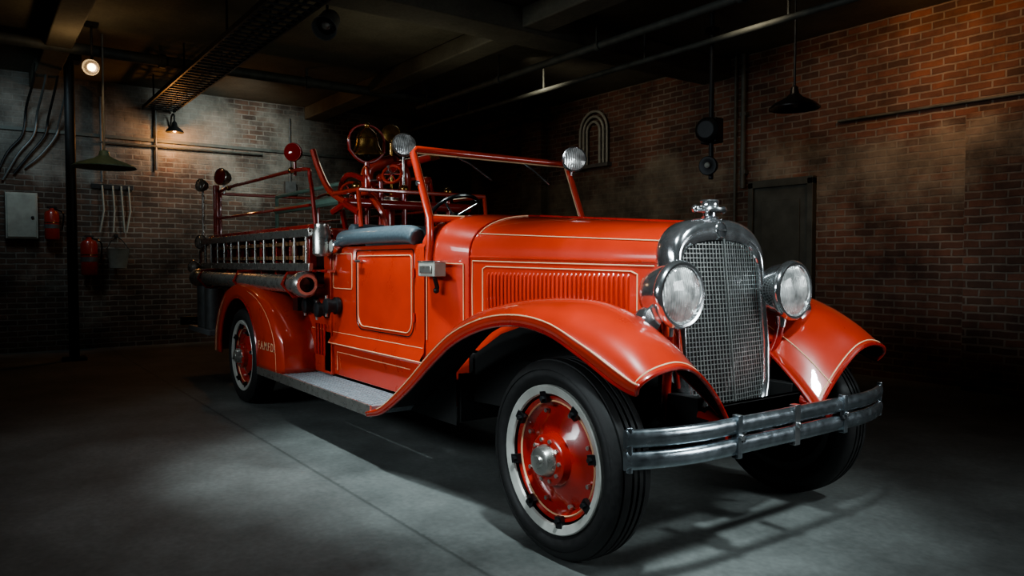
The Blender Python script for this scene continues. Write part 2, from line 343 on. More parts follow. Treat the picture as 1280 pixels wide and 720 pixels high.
# ---- hood + cowl
def se(w,zc,zt,n,N):
    out=[]
    for i in range(1,N+1):
        a=i/N*pi/2; out.append((-w*max(0,math.cos(a))**(2/n),zc+(zt-zc)*math.sin(a)**(2/n)))
    return out
def sect(x,w,zb,zc,zt,n=2.3,N=16):
    h=[(-w-.0,zb),(-w,(zb+zc)/2),(-w,zc-.03),(-w,zc)]+se(w,zc,zt,n,N)
    full=h+[(-y,z) for y,z in reversed(h[:-1])]
    return [Vector((x,y,z)) for y,z in full]
m=MB(); hs=[]
for x in [0.0,-.2,-.4,-.7,-1.0,-1.2,-1.385]:
    t=-x/1.4; hs.append(sect(x,hw(x),.82,1.375+.03*t,1.575+.105*t,2.25+.2*t))
m.grid(hs,RED); m.build('hood',truck,angle=50)
m=MB(); cs=[]
for x,w,zt,n in[(-1.395,.563,1.682,2.45),(-1.5,.60,1.690,2.6),(-1.62,.635,1.70,2.9),(-1.74,.665,1.705,3.2),(-1.80,.672,1.66,3.3)]:
    cs.append(sect(x,w,.45,1.405+.02*(-(x+1.39)/.4),zt,n))
m.grid(cs,RED)
m.build('cowl',truck,angle=55)
m=MB()
for x,eps in((-1.39,.004),(-.0,.003)):
    w=hw(x); m.tube([p for p in sect(x,w+eps,.9,1.375+.03*(-x/1.4),1.577+.105*(-x/1.4),2.25+.2*(-x/1.4))],.006,REDD,n=6)
m.tube([(x,0,1.577+.105*(-x/1.4)) for x in(0,-.7,-1.39)],.008,REDD)
for sg in(-1,1):
    def hp(x,z,e=.004): return Vector((x,sg*(hw(x)+e),z))
    m.tube([hp(0-.02,1.375,.004),hp(-.5,1.386,.004),hp(-1,1.397),hp(-1.38,1.405)],.008,RED)
    m.tube([hp(-.03,1.352),hp(-.5,1.362),hp(-1,1.372),hp(-1.36,1.380),hp(-1.365,1.2),hp(-1.36,.95)],.0035,GOLD,n=6)
    def top(x,f):
        t=-x/1.4; w=hw(x); n=2.25+.2*t; a=f*pi/2
        return Vector((x,sg*(w+.003)*math.cos(a)**(2/n),1.375+.03*t+(.2+.075*t)*math.sin(a)**(2/n)+.004))
    m.tube([top(x,.30) for x in(-.03,-.3,-.7,-1.0,-1.36)],.003,GOLD,n=6)
    m.tube([top(-1.36,f/10) for f in range(3,10)],.003,GOLD,n=6)
    m.tube([top(-.03,f/10) for f in range(3,10)],.003,GOLD,n=6)
    fr_=[(-1.27,1.33),(-1.24,1.345),(-.17,1.325),(-.13,1.31),(-.13,1.06),(-.17,1.045),(-1.24,1.045),(-1.27,1.06)]
    pts=[]
    for i in range(len(fr_)):
        a=fr_[i]; b_=fr_[(i+1)%len(fr_)]
        for k in range(6): t=k/6; pts.append(hp(a[0]+(b_[0]-a[0])*t,a[1]+(b_[1]-a[1])*t,.003))
    m.tube(pts,.0035,GOLD,n=6,closed=True)
    n=34
    for i in range(n):
        x=-1.22+1.03*i/(n-1)
        m.tube([hp(x,1.085,-.006),hp(x,1.10,.007),hp(x,1.20,.009),hp(x,1.29,.007),hp(x,1.305,-.006)],.0095,RED,n=8)
m.build('hood_louvres_and_stripes',truck)

# ---- radiator shell & grille
def rx(z): return .085+(1.55-z)*.10
def outline(w,zb,zc,zt,dx,n=2.5,taper=.82,N=14):
    h=[(-w*taper*.55,zb-.02),(-w*taper,zb+.03),(-w*.93,zb+.15),(-w,zb+.35),(-w,(zb+.35+zc)/2),(-w,zc)]+se(w,zc,zt,n,N)
    full=h+[(-y,z) for y,z in reversed(h[:-1])]
    return [Vector((rx(z)+dx,y,z)) for y,z in full]
m=MB()
o=[]
for w,zb,zc,zt,dx in [(.335,.56,1.375,1.572,-.13),(.352,.55,1.385,1.592,-.10),(.357,.548,1.385,1.598,-.03),(.350,.55,1.38,1.592,.0),(.335,.56,1.37,1.572,.018),(.322,.585,1.35,1.52,.022),(.312,.60,1.335,1.485,.012),(.308,.605,1.33,1.475,-.02)]:
    o.append(outline(w,zb,zc,zt,dx))
m.grid(o,CHROME,closed=True)
m.build('radiator_shell',truck,angle=60)
m=MB()
core=outline(.312,.60,1.335,1.48,-.035); m.poly(core,BLACK)
w,zb,zc,zt,n_=.309,.60,1.335,1.478,2.5
def topz(y): 
    f=min(1,abs(y)/w); return zc+(zt-zc)*(1-f**n_)**(1/n_)
def wmax(z):
    if z>zc: return w*(1-((z-zc)/(zt-zc))**n_)**(1/n_)
    if z<zb+.35:
        t=(z-zb)/.35; return w*(.80+.2*t**.6) if t>0 else w*.5
    return w
def gx(y,z): return rx(z)-.008+.035*(1-abs(y)/w)
NV=28
for i in range(NV):
    y=-w+2*w*(i+.5)/NV
    zb_=zb if abs(y)<w*.8 else zb+.2*(abs(y)/w-.8)/.2
    m.tube([Vector((gx(y,z),y,z)) for z in (zb_,topz(y))],.0030,MESHM,n=4)
z=zb+.01
while z<zt:
    q=wmax(z)
    m.tube([Vector((gx(q,z)+.002,-q,z)),Vector((gx(0,z)+.002,0,z)),Vector((gx(q,z)+.002,q,z))],.0028,MESHM,n=4)
    z+=.023
m.tube([Vector((gx(0,z)+.006,0,z)) for z in(.56,.8,1.1,1.49)],.005,MESHM)
for i in range(-4,5):
    m.tube([(rx(.6)+.03,i*.022,.66-.004*i*i),(rx(.5)+.045,i*.019,.56),(rx(.5)+.03,i*.014,.50)],.008,CHROME)
m.build('radiator_grille',truck)
m=MB()
m.lathe([(0,.055),(.02,.05),(.035,.035),(.05,.035),(.055,.085),(.065,.09),(.075,.085),(.08,.05),(.095,.045),(.11,.05),(.118,.045),(.122,.0)],(.03,0,1.575),(0,0,1),CHROME,n=36)
for sg in(-1,1): m.cyl((.03,sg*.04,1.645),(.03,sg*.11,1.645),.016,CHROME); m.ball((.03,sg*.11,1.645),.02,CHROME)
m.lathe([(0,.045),(.008,.042),(.012,.036)],(rx(1.53)+.014,0,1.535),(1,0,.1),CHROME,n=30)
m.lathe([(0.01,.036),(.014,.0)],(rx(1.53)+.014,0,1.535),(1,0,.1),IRON,n=30)
m.box((rx(1.53)+.030,0,1.535),(.006,.05,.010),CHROME)
m.build('radiator_cap_and_badge',truck)

# ---- headlights
for sg,nm in((-1,'headlight_right'),(1,'headlight_left')):
    m=MB(); c=Vector((.225,sg*.445,1.22)); ax=(1,0,0)
    m.lathe([(-.215,.0),(-.21,.03),(-.19,.075),(-.16,.108),(-.11,.133),(-.05,.146),(-.02,.149)],c,ax,CHROME,n=48)
    m.lathe([(-.028,.149),(-.02,.158),(-.005,.163),(.012,.160),(.022,.150),(.020,.138),(.008,.134)],c,ax,CHROME,n=48)
    m.lathe([(.006,.137),(.016,.125),(.028,.09),(.038,.045),(.040,.0)],c,ax,LENS,n=48)
    m.lathe([(-.225,.015),(-.21,.018),(-.2,.02)],c,ax,BRASS,n=16)
    m.cyl(c+V(-.07,0,-.13),c+V(-.07,0,-.20),.034,CHROME,r2=.024); 
    m.tube(crom([c+V(-.07,0,-.18),c+V(-.08,-sg*.02,-.28),c+V(-.12,-sg*.05,-.40),c+V(-.14,-sg*.06,-.62)],5),.024,REDD)
    m.build(nm,truck,angle=50)
for sg in(-1,1):
    m=MB()
    m.lathe([(0,.0),(.02,.04),(.05,.055),(.09,.05),(.095,.06),(.105,.055),(.11,.0)],(.10,sg*.60,1.03+.08),(1,0,0),CHROME,n=24)
    m.cyl((.14,sg*.60,1.06),(.14,sg*.60,1.0),.012,CHROME)
    m.tube([(.12,sg*.42,.95),(.06,sg*.36,.93)],.018,REDD)
    m.build('horn_and_bracket',truck)

# ---- bumper
m=MB()
def bumpx(y): 
    a=abs(y)/.99; return .535-.10*max(0,(a-.55)/.45)**2-.01*a
for z0,z1 in((.530,.606),(.620,.696)):
    rws=[]
    for i in range(41):
        y=-.99+1.98*i/40; x=bumpx(y); h=(z1-z0); c=(z0+z1)/2
        rws.append([Vector((x+dx,y,c+dz*h/2)) for dx,dz in((-.012,-1),(-.002,-1),(.007,-.85),(.014,-.45),(.016,0),(.014,.45),(.007,.85),(-.002,1),(-.012,1))])
    m.grid(rws,STEEL,closed=True); m.poly(rws[0],STEEL); m.poly(rws[-1],STEEL)
for y in(0,-.42,.42):
    m.box((bumpx(y)+.004,y,.613),(.035,.04 if y==0 else .03,.19),CHROME if y==0 else STEEL); m.cyl((bumpx(y),y,.613),(bumpx(y)+.035,y,.613),.014,CHROME,n=6)
for sg in(-1,1):
    m.box((.42,sg*.40,.62),(.24,.03,.07),IRON)
    m.cyl((bumpx(.97)-.005,sg*.97,.52),(bumpx(.97)-.005,sg*.97,.705),.014,STEEL)
m.build('front_bumper',truck,bevel=.002)

# ---- cab body sides
m=MB()
def side_profile(x,e=0):
    return [Vector((x,-.60,.44)),Vector((x,-.665,.445)),Vector((x,-.675,.69)),Vector((x,-.715,.70)),Vector((x,-.715,.725)),Vector((x,-.685,.77)),Vector((x,-.678,.85)),Vector((x,-.678,1.2)),Vector((x,-.678,1.47)),Vector((x,-.665,1.495)),Vector((x,-.62,1.50)),Vector((x,-.60,1.48)),Vector((x,-.60,.8))]
m.grid([side_profile(x) for x in(-1.76,-2.2,-2.8,-3.3)],RED)
m.mirror()
m.b2((-3.30,-.64,.80),(-1.5,.64,.84),DARK)
m.b2((-3.10,-.62,.8),(-3.02,.62,1.62),RED)
m.b2((-3.42,-.70,.46),(-3.28,.70,1.56),RED)
m.b2((-1.84,-.60,1.2),(-1.78,.60,1.62),BLACK)
m.build('cab_body',truck,bevel=.006)
m=MB()
def rrect(x0,x1,z0,z1,y,r,mat,rad,rb=None):
    pts=[]; rb=rb or r
    for cx,cz,a0,q in((x1-r,z1-r,0,r),(x0+r,z1-r,90,r),(x0+rb,z0+rb,180,rb),(x1-rb,z0+rb,270,rb)):
        for k in range(7):
            a=math.radians(a0+15*k); pts.append((cx+q*math.cos(a),y,cz+q*math.sin(a)))
    m.tube(pts,rad,mat,n=6,closed=True)
for sg in(-1,1):
    rrect(-2.82,-1.90,.86,1.46,sg*.679,.03,BLACK,.0045,.10)
    rrect(-2.79,-1.93,.885,1.42,sg*.681,.03,GOLD,.0032,.09)
    rrect(-3.27,-2.90,1.16,1.44,sg*.681,.02,GOLD,.0032)
    m.tube([(-3.3,sg*.718,.712),(-1.45,sg*.718,.712)],.0035,GOLD,n=6)
    m.tube([(-3.2,sg*.680,.49),(-3.2,sg*.682,.64),(-1.95,sg*.684,.64)],.003,GOLD,n=6)
    m.tube([(-3.3,sg*.681,.80),(-1.78,sg*.681,.80)],.003,GOLD,n=6)
    m.tube([(-1.43,sg*.585,1.36),(-1.6,sg*.637,1.365),(-1.74,sg*.669,1.37)],.0032,GOLD,n=6)
    m.tube([(-1.74,sg*.671,1.37),(-1.74,sg*.671,.86)],.0032,GOLD,n=6)
    m.tube([(-1.43,sg*.582,1.36),(-1.43,sg*.582,1.0)],.0032,GOLD,n=6)
    for z in(1.0,1.3): m.cyl((-1.885,sg*.69,z-.03),(-1.885,sg*.69,z+.03),.010,RED)
    m.cyl((-2.72,sg*.68,1.38),(-2.72,sg*.715,1.38),.012,CHROME); m.cyl((-2.76,sg*.712,1.38),(-2.66,sg*.712,1.38),.010,CHROME)
m.build('door_panels_and_stripes',truck)
m=MB(); m.box((-1.62,-.70,1.325),(.21,.085,.09),PALE); m.box((-1.62,-.747,1.325),(.15,.012,.05),NICKEL)
m.box((-1.62,-.70,1.375),(.22,.095,.012),CHROME)
m.cyl((-1.59,-.70,1.28),(-1.60,-.67,1.20),.014,IRON); m.ball((-1.60,-.68,1.19),.02,IRON)
m.build('cowl_lamp',truck,bevel=.01)
# running boards
m=MB(); m.b2((-4.28,-.99,.365),(-1.93,-.66,.425),BOARD)
for i in range(9): y=-.96+i*.035; m.b2((-4.26,y,.425),(-1.98,y+.012,.430),BOARD)
m.b2((-4.285,-1.0,.355),(-1.92,-.985,.432),NICKEL)
m.mirror(); m.build('running_boards',truck,bevel=.003)

# leather pads, seats, steering wheel
m=MB()
for sg in(-1,1):
    m.tube(crom([(-3.12,sg*.66,1.55),(-3.0,sg*.67,1.565),(-2.5,sg*.67,1.57),(-2.0,sg*.67,1.565),(-1.88,sg*.66,1.54)],4),.062,LEATHER,n=16)
m.tube([(-3.06,-.62,1.62),(-3.06,.62,1.62)],.06,LEATHER,n=16)
m.b2((-3.0,-.58,1.1),(-2.45,.58,1.28),LEATHER)
m.b2((-3.02,-.58,1.25),(-2.88,.58,1.58),LEATHER)
m.build('seats',truck,bevel=.03)
m=MB()
c=Vector((-2.12,-.22,1.70)); axs=Vector((-.72,0,.69)); u,w_=frame(axs)
m.ring(c,axs,.21,.014,BLACK,32)
for k in range(4): a=pi/4+k*pi/2; m.cyl(c,c+(u*math.cos(a)+w_*math.sin(a))*.21,.008,CHROME)
m.cyl(c,c-axs*.6,.02,BLACK); m.ball(c,.035,BLACK)
m.build('steering_wheel',truck)

# windshield
m=MB()
H=.668
def wp(y,t): return Vector((-1.70-.22*t,y*(1+.015*t),1.655+.480*t))
m.tube([wp(-H,0),wp(-H,.94),wp(-H+.03,1),wp(H-.03,1),wp(H,.94),wp(H,0)],.023,RED,n=10,closed=True)
m.tube([wp(-H+.028,.05),wp(-H+.028,.94),wp(H-.028,.94),wp(H-.028,.05)],.006,GOLD,n=6,closed=True)
for sg in(-1,1):
    m.tube([wp(sg*H,.9),wp(sg*H,0),V(-1.70,sg*.667,1.50),V(-1.72,sg*.672,1.35)],.026,RED,n=10)
    m.cyl(wp(sg*(H),.5),wp(sg*(H+.03),.5),.018,CHROME)
m.tube([wp(-.35,1)+V(0,0,-.02),wp(-.25,.85)+V(.02,0,0),wp(-.10,.62)+V(.02,0,0)],.006,CHROME)
m.tube([wp(.25,1)+V(0,0,-.02),wp(.3,.85)+V(.02,0,0),wp(.42,.62)+V(.02,0,0)],.006,CHROME)
m.build('windshield_frame',truck)
m=MB(); m.poly([wp(-H,0),wp(-H,1),wp(H,1),wp(H,0)],GLASS); m.build('windshield_glass',truck)
m=MB(); c=Vector((-1.76,.62,2.15)); ax=Vector((.85,-.45,.05)).normalized()
m.lathe([(-.14,.0),(-.13,.035),(-.10,.065),(-.05,.085),(0,.093),(.012,.098),(.022,.093),(.02,.086)],c,ax,CHROME,n=32)
m.lathe([(.018,.087),(.03,.05),(.034,.0)],c,ax,LENS,n=32)
m.tube([c-ax*.06,V(-1.86,.68,2.04),V(-1.82,.685,1.92)],.014,CHROME)
m.build('windshield_spotlight',truck)

# ---- rear hose body
m=MB()
m.b2((-7.0,-.68,.78),(-3.42,.68,1.18),RED)
m.b2((-7.0,-.66,1.18),(-3.42,-.63,1.68),BLACK); m.b2((-7.0,.63,1.18),(-3.42,.66,1.68),BLACK)
m.b2((-7.0,-.66,1.18),(-6.96,.66,1.60),RED); m.b2((-3.50,-.66,1.18),(-3.42,.66,1.66),RED)
for sg in(-1,1):
    m.b2((-7.0,sg*.66,1.15),(-3.42,sg*.71,1.19),RED); m.b2((-7.0,sg*.66,1.66),(-3.42,sg*.72,1.70),REDD)
    m.b2((-4.0,sg*.66,.44),(-3.28,sg*.70,.80),RED)
    for x in(-3.7,-4.15,-4.55,-5.0,-5.4,-5.8,-6.2,-6.9): m.b2((x-.03,sg*.66,1.17),(x+.03,sg*.73,1.68),REDD)
m.b2((-6.9,-.6,1.1),(-3.5,.6,1.30),HOSE)
m.build('hose_body',truck,bevel=.008)
m=MB()
for j in range(10):
    y=-.54+j*.12
    m.tube(crom([(-6.8,y,1.5),(-6.0,y,1.62+.02*(j%2)),(-5.2,y,1.60),(-4.4,y,1.63),(-3.8,y,1.50)],4),.055,HOSE,n=8)
m.build('hose_load',truck)
m=MB()
for sg in(-1,1):
    m.tube([(-3.45,sg*.683,.80+.005),(-4.1,sg*.683,.805)],.003,GOLD)
    m.tube([(-3.45,sg*.712,1.165),(-7.0,sg*.712,1.165)],.0035,GOLD)
m.build('hose_body_stripes',truck)
# rear fenders
m=MB()
def arch(ai,bi,nf,y,zl):
    pts=[(RX-ai,y,.44)]
    for i in range(25):
        a=pi-pi*i/24; cx=math.cos(a); sz=max(0,math.sin(a))
        if cx>0: e=2/nf[1]; A=nf[0]
        else: e=1; A=ai
        pts.append((RX+A*(abs(cx)**e)*(1 if cx>0 else -1),y,.47+bi*(sz**e if cx>0 else sz)))
    pts.append((RX+nf[0],y,.43)); return [Vector(p) for p in pts]
a0=arch(.60,.56,(.60,2.0),-1.0,0); a1=arch(.66,.60,(.67,2.0),-1.005,0); a2=arch(.86,.675,(1.15,2.2),-.995,0); a3=arch(.90,.70,(1.20,2.2),-.96,0); a4=arch(.91,.71,(1.22,2.2),-.82,0); a5=arch(.91,.71,(1.22,2.2),-.66,0)
m.grid([a0,a1,a2,a3,a4,a5],RED); m.mirror(); m.build('rear_fenders',truck,solid=.014,angle=45)
m=MB(); m.tube(a0,.012,REDD); m.tube([p+V(0,-.006,0) for p in arch(.82,.65,(1.10,2.2),-.995,0)],.0035,GOLD); m.mirror(); m.build('rear_fender_trim',truck)
tx=D.curves.new('lettering','FONT'); tx.body='F.A.M.F.D.'; tx.size=.105; tx.extrude=.001; tx.materials.append(GOLD)
to=D.objects.new('lettering',tx); COL.objects.link(to); to.parent=truck; to.location=(-4.20,-1.012,.60); to.rotation_euler=(pi/2,0,0)

# ladders & suction hose
for sg in(-1,1):
    m=MB()
    for zz,yy in((1.62,.80),(1.33,.80)):
        m.b2((-7.0,sg*yy-.02,zz-.035),(-3.45,sg*yy+.02,zz+.035),NICKEL)
    for i in range(13): x=-6.85+i*.275; m.cyl((x,sg*.80,1.33),(x,sg*.80,1.60),.015,NICKEL,n=10)
    m.build('ladder_side',truck,bevel=.006)
    m=MB()
    for zz in(1.535,1.41): m.b2((-6.6,sg*.745-.014,zz-.018),(-3.7,sg*.745+.014,zz+.018),WOOD)
    for i in range(11): x=-6.45+i*.27; m.cyl((x,sg*.745,1.38),(x,sg*.745,1.55),.013,WOOD,n=8)
    m.build('roof_ladder_side',truck,bevel=.004)
    m=MB()
    prof=[(0,.062),(.0,.085),(.03,.105),(.10,.105),(.12,.09),(.14,.085)]
    k=.16
    while k<3.35: prof+=[(k,.072),(k+.02,.076),(k+.04,.072)]; k+=.05
    prof+=[(3.38,.09),(3.42,.105),(3.5,.105),(3.52,.0)]
    m.lathe(prof,(-3.28,sg*.90,1.19),(-1,0,0),NICKEL,n=32)
    m.lathe([(0,.064),(.02,.06),(.08,.058),(.09,.0)],(-3.28,sg*.90,1.19),(-1,0,0),BLACK,n=32)
    for x in(-3.6,-5.0,-6.4): m.tube([(x,sg*.70,1.10),(x,sg*.90,1.08),(x,sg*.995,1.19),(x,sg*.95,1.28),(x,sg*.72,1.29)],.014,REDD)
    m.build('suction_hose',truck)

# pump panel
m=MB()
for x,z,r in((-3.14,1.50,.055),(-3.30,1.60,.06)):
    m.lathe([(0,r*.6),(.05,r),(.07,r),(.075,r*.85)],(x,-.68,z),(0,-1,0),CHROME,n=28); m.lathe([(.072,r*.86),(.073,0)],(x,-.68,z),(0,-1,0),WHITE,n=28)
for x,z in((-3.35,.98),(-3.62,1.0),(-3.15,1.02)):
    m.lathe([(0,.07),(.03,.07),(.035,.055),(.07,.05),(.075,.062),(.11,.062),(.115,.05),(.12,0)],(x,-.69,z),(0,-1,0),IRON,n=28)
    for k in(-1,1): m.cyl((x,-.79,z),(x,-.79,z+k*.085),.012,NICKEL)
for x in(-3.22,-3.45): 
    m.cyl((x,-.70,1.30),(x,-.78,1.30),.012,CHROME); m.tube([(x-.05,-.78,1.30),(x+.05,-.78,1.30)],.012,REDD)
m.lathe([(0,.05),(.02,.075),(.20,.075),(.23,.06),(.26,.06),(.27,.03),(.28,0)],(-3.26,-.78,1.42),(0,0,1),NICKEL,n=28)
for k in range(4): m.cyl((-3.50+.06*k,-.74,.60),(-3.50+.06*k,-.74,.86),.009,REDD)
m.box((-3.8,-.76,1.02),(.12,.10,.14),BLACK)
m.build('pump_panel',truck)

# upper rails / deck equipment
m=MB()
for sg in(-1,1):
    m.tube(crom([(-6.85,sg*.62,1.70),(-6.85,sg*.62,2.14),(-6.72,sg*.62,2.24),(-5.4,sg*.62,2.24),(-4.1,sg*.62,2.22),(-3.92,sg*.62,2.12),(-3.80,sg*.62,1.70)],5),.018,REDD)
    m.tube([(-6.85,sg*.64,1.90),(-3.88,sg*.64,1.88)],.014,REDD)
    for x in(-6.5,-4.4): m.ball((x,sg*.62,2.24),.03,BRASS)
m.cyl((-6.88,-.66,1.68),(-6.88,-.66,2.30),.035,RED)
m.tube([(-6.86,-.62,2.2),(-6.86,.62,2.2)],.018,RED)
m.tube(crom([(-3.95,-.58,2.38),(-3.88,-.55,2.2),(-3.75,-.5,2.0),(-3.55,-.42,1.90),(-3.3,-.38,1.95),(-3.1,-.34,1.82),(-3.05,-.3,1.65)],5),.028,RED)
m.tube(crom([(-4.1,-.2,1.65),(-4.0,-.3,2.0),(-3.7,-.35,2.15),(-3.4,-.25,2.05)],5),.026,REDD)
m.tube([(-3.45,-.60,1.95),(-2.95,-.60,1.95),(-2.9,-.60,1.65)],.018,RED)
m.tube([(-3.45,.60,1.95),(-2.95,.60,1.95),(-2.9,.60,1.65)],.018,RED); m.tube([(-2.95,-.6,1.95),(-2.95,.6,1.95)],.018,RED)
m.tube([(-3.45,-.60,1.80),(-3.2,-.60,1.85),(-2.92,-.6,1.76)],.03,REDD)
for k in range(5):
    y=-.5+.22*k
    m.cyl((-3.2,y,1.6),(-3.2,y,1.98+.08*(k%2)),.022,REDD); m.ball((-3.2,y,2.0+.08*(k%2)),.038,RED if k%2 else BRASS)
m.cyl((-3.2,-.6,1.86),(-3.2,.6,1.86),.04,REDD)
m.tube([(-6.2,-.15,1.75),(-6.2,-.15,2.14),(-4.3,-.15,2.14),(-4.3,-.15,1.75)],.022,GREENP); m.tube([(-6.2,-.15,1.98),(-4.3,-.15,1.98)],.045,GREENP)
m.build('deck_rails',truck)
m=MB()
m.cyl((-3.55,-.05,1.5),(-3.55,-.05,1.95),.07,REDD,n=24); m.lathe([(0,.11),(.03,.11),(.035,.07)],(-3.55,-.05,1.92),(0,0,1),NICKEL)
m.tube(crom([(-3.55,-.05,1.9),(-3.55,.12,2.02),(-3.55,.12,2.2),(-3.50,-.02,2.28)],6),.055,RED,n=14)
m.tube(crom([(-3.55,-.05,1.9),(-3.55,-.22,2.02),(-3.55,-.22,2.2),(-3.50,-.02,2.28)],6),.055,RED,n=14)
m.cyl((-3.55,-.02,2.22),(-2.95,.08,2.26),.05,REDD,r2=.028,n=20); m.cyl((-2.95,.08,2.26),(-2.85,.10,2.27),.035,BRASS)
m.lathe([(0,.06),(.02,.08),(.10,.08),(.12,.06)],(-3.62,-.02,2.22),(1,0,.15),NICKEL,n=24)
for cc,rr,axx in (((-3.30,-.36,2.06),.12,Vector((.3,1,.1))),((-3.66,-.34,1.98),.10,Vector((1,-.8,0))),((-3.05,-.25,2.10),.08,Vector((.6,-.6,.4)))):
    u,w_=frame(axx); c=Vector(cc)
    m.ring(c,axx,rr,.013,RED)
    for k in range(3): a=k*pi/3; m.cyl(c-(u*math.cos(a)+w_*math.sin(a))*rr,c+(u*math.cos(a)+w_*math.sin(a))*rr,.007,REDD)
    m.cyl(c,c+axx.normalized()*.12,.012,NICKEL)
m.build('deck_monitor',truck)
def lamp(name,c,r,ax,shell,lens,postz):
    m=MB(); c=Vector(c); ax=Vector(ax).normalized()
    m.lathe([(-1.3*r,0),(-1.25*r,.35*r),(-.9*r,.7*r),(-.4*r,.93*r),(0,r),(.1*r,1.06*r),(.22*r,1.02*r),(.2*r,.93*r)],c,ax,shell,n=32)
    m.lathe([(.18*r,.94*r),(.3*r,.6*r),(.35*r,0)],c,ax,lens,n=32)
    m.cyl(c-ax*.4*r,(c.x-ax.x*.4*r,c.y-ax.y*.4*r,postz),.014,shell)
    m.build(name,truck)
# brass bell hanging in a slim curved yoke
m=MB(); bx,by=-3.34,-.34
m.lathe([(.02,.0),(.02,.02),(.0,.045),(-.03,.075),(-.08,.090),(-.13,.098),(-.17,.115),(-.195,.138),(-.205,.140),(-.20,.128),(-.15,.10)],(bx,by,2.50),(0.12,-.08,1),BRASS,n=40)
m.lathe([(-.06,.090),(-.065,.094),(-.07,.090)],(bx,by,2.50),(0.12,-.08,1),BRASS,n=40)
m.ball((bx+.003,by,2.535),.026,BRASS); m.ball((bx-.025,by+.015,2.285),.03,IRON)
ya=[V(bx,by+.165*math.cos(a),2.40+.14*math.sin(a)) for a in [pi*i/16 for i in range(17)]]
m.tube(ya,.010,REDD); 
m.tube([V(bx,by+.165,2.40)]+crom([(bx,by+.16,2.32),(bx,by+.09,2.25),(bx,by,2.22),(bx,by-.09,2.25),(bx,by-.16,2.32)],5)+[V(bx,by-.165,2.40)],.014,REDD); m.cyl((bx,by,2.22),(bx,by,1.60),.024,REDD)
m.build('warning_bell',truck)
lamp('searchlight_chrome',(-3.22,-.05,2.38),.10,(.9,-.35,.25),NICKEL,LENS,1.7)
lamp('searchlight_brass',(-3.52,-.02,2.52),.08,(.9,-.5,.15),BRASS,BRASS,1.7)
lamp('beacon_red',(-4.45,-.58,2.42),.085,(.7,-.7,.0),REDD,LTRED,2.2)
lamp('rear_lantern',(-6.80,-.62,2.40),.10,(.4,-.9,.1),NICKEL,REDD,2.2)
lamp('rear_lantern_side',(-6.95,-.82,2.30),.075,(.4,-.9,.1),NICKEL,LENS,1.7)
lamp('rear_lantern_low',(-7.05,-.80,1.62),.085,(.5,-.85,.1),CHROME,LENS,1.5)
lamp('rear_lamp_body',(-7.02,-.90,1.32),.075,(.5,-.85,.1),CHROME,LENS,1.1)
m=MB()
m.b2((-7.55,-.92,.60),(-6.98,.92,.66),BOARD); m.b2((-7.57,-.94,.58),(-7.53,.94,.68),NICKEL)
m.mirror()
m.cyl((-6.55,-.86,.62),(-6.55,-.86,1.10),.11,GREY,n=24); m.cyl((-6.55,-.86,1.10),(-6.55,-.86,1.16),.05,NICKEL)
m.cyl((-6.25,-.86,.62),(-6.25,-.86,1.08),.10,GREY,n=24)
m.b2((-7.0,-.97,.56),(-6.05,-.70,.62),BOARD)
for y in(-.75,.75): m.tube([(-7.3,y,.66),(-7.3,y,1.5),(-7.0,y,1.62)],.018,CHROME)
m.build('tailboard',truck,bevel=.004)

# ---------------------------------------------------------------- ROOM
XB,XF,YL,YR,ZC=-11.0,6.0,-7.5,5.7,4.25
def room(name,lo,hi,mat):
    m=MB(); m.b2(lo,hi,mat); return m.build(name)
room('floor',(XB-.2,YL-.2,-.2),(XF+.2,YR+.2,0),FLOORM)
room('ceiling',(XB-.2,YL-.2,ZC),(XF+.2,YR+.2,ZC+.2),CEILM)
room('wall_back',(XB-.2,YL-.2,0),(XB,YR+.2,ZC),BRICK_L)
room('wall_right',(XB,YR,0),(XF,YR+.2,ZC),BRICK_R)
room('wall_left',(XB,YL-.2,0),(XF,YL,ZC),BRICK_R)
room('wall_front',(XF,YL-.2,0),(XF+.2,YR+.2,ZC),BRICK_L)
m=MB(); m.b2((-1.05,YR-.22,0),(2.2,YR-.002,2.95),BRICK_R); m.build('brick_pilaster',bevel=.01)
m=MB(); m.b2((-9.0,YR-.16,0),(-8.4,YR-.002,4.24),BRICK_R); m.build('brick_pilaster')
m=MB(); m.b2((XB,YL,3.36),(XB+.05,YR,3.41),PIPE); m.build('trim_1')
for y0,y1 in((2.0,2.35),(-2.3,-2.0)):
    m=MB(); m.b2((XB,y0,4.02),(XF,y1,4.25),CEILM); m.build('ceiling_beam',bevel=.02)
m=MB(); m.b2((-4.75,YL,3.98),(-4.25,YR,4.25),CEILM); m.build('ceiling_beam',bevel=.02)
m=MB(); y=YR-.002
m.b2((-3.80,y-.05,0),(-2.98,y,2.38),DOOR)
m.b2((-3.88,y-.09,0),(-3.80,y,2.46),DOOR); m.b2((-2.98,y-.09,0),(-2.90,y,2.46),DOOR); m.b2((-3.88,y-.09,2.38),(-2.90,y,2.48),DOOR)
for z0,z1 in((.2,1.0),(1.15,2.2)): m.b2((-3.68,y-.065,z0),(-3.10,y-.045,z1),DOOR)
m.cyl((-3.08,y-.05,1.05),(-3.08,y-.11,1.05),.02,BRASS); m.ball((-3.08,y-.12,1.05),.035,BRASS)
m.build('door_1',bevel=.006)

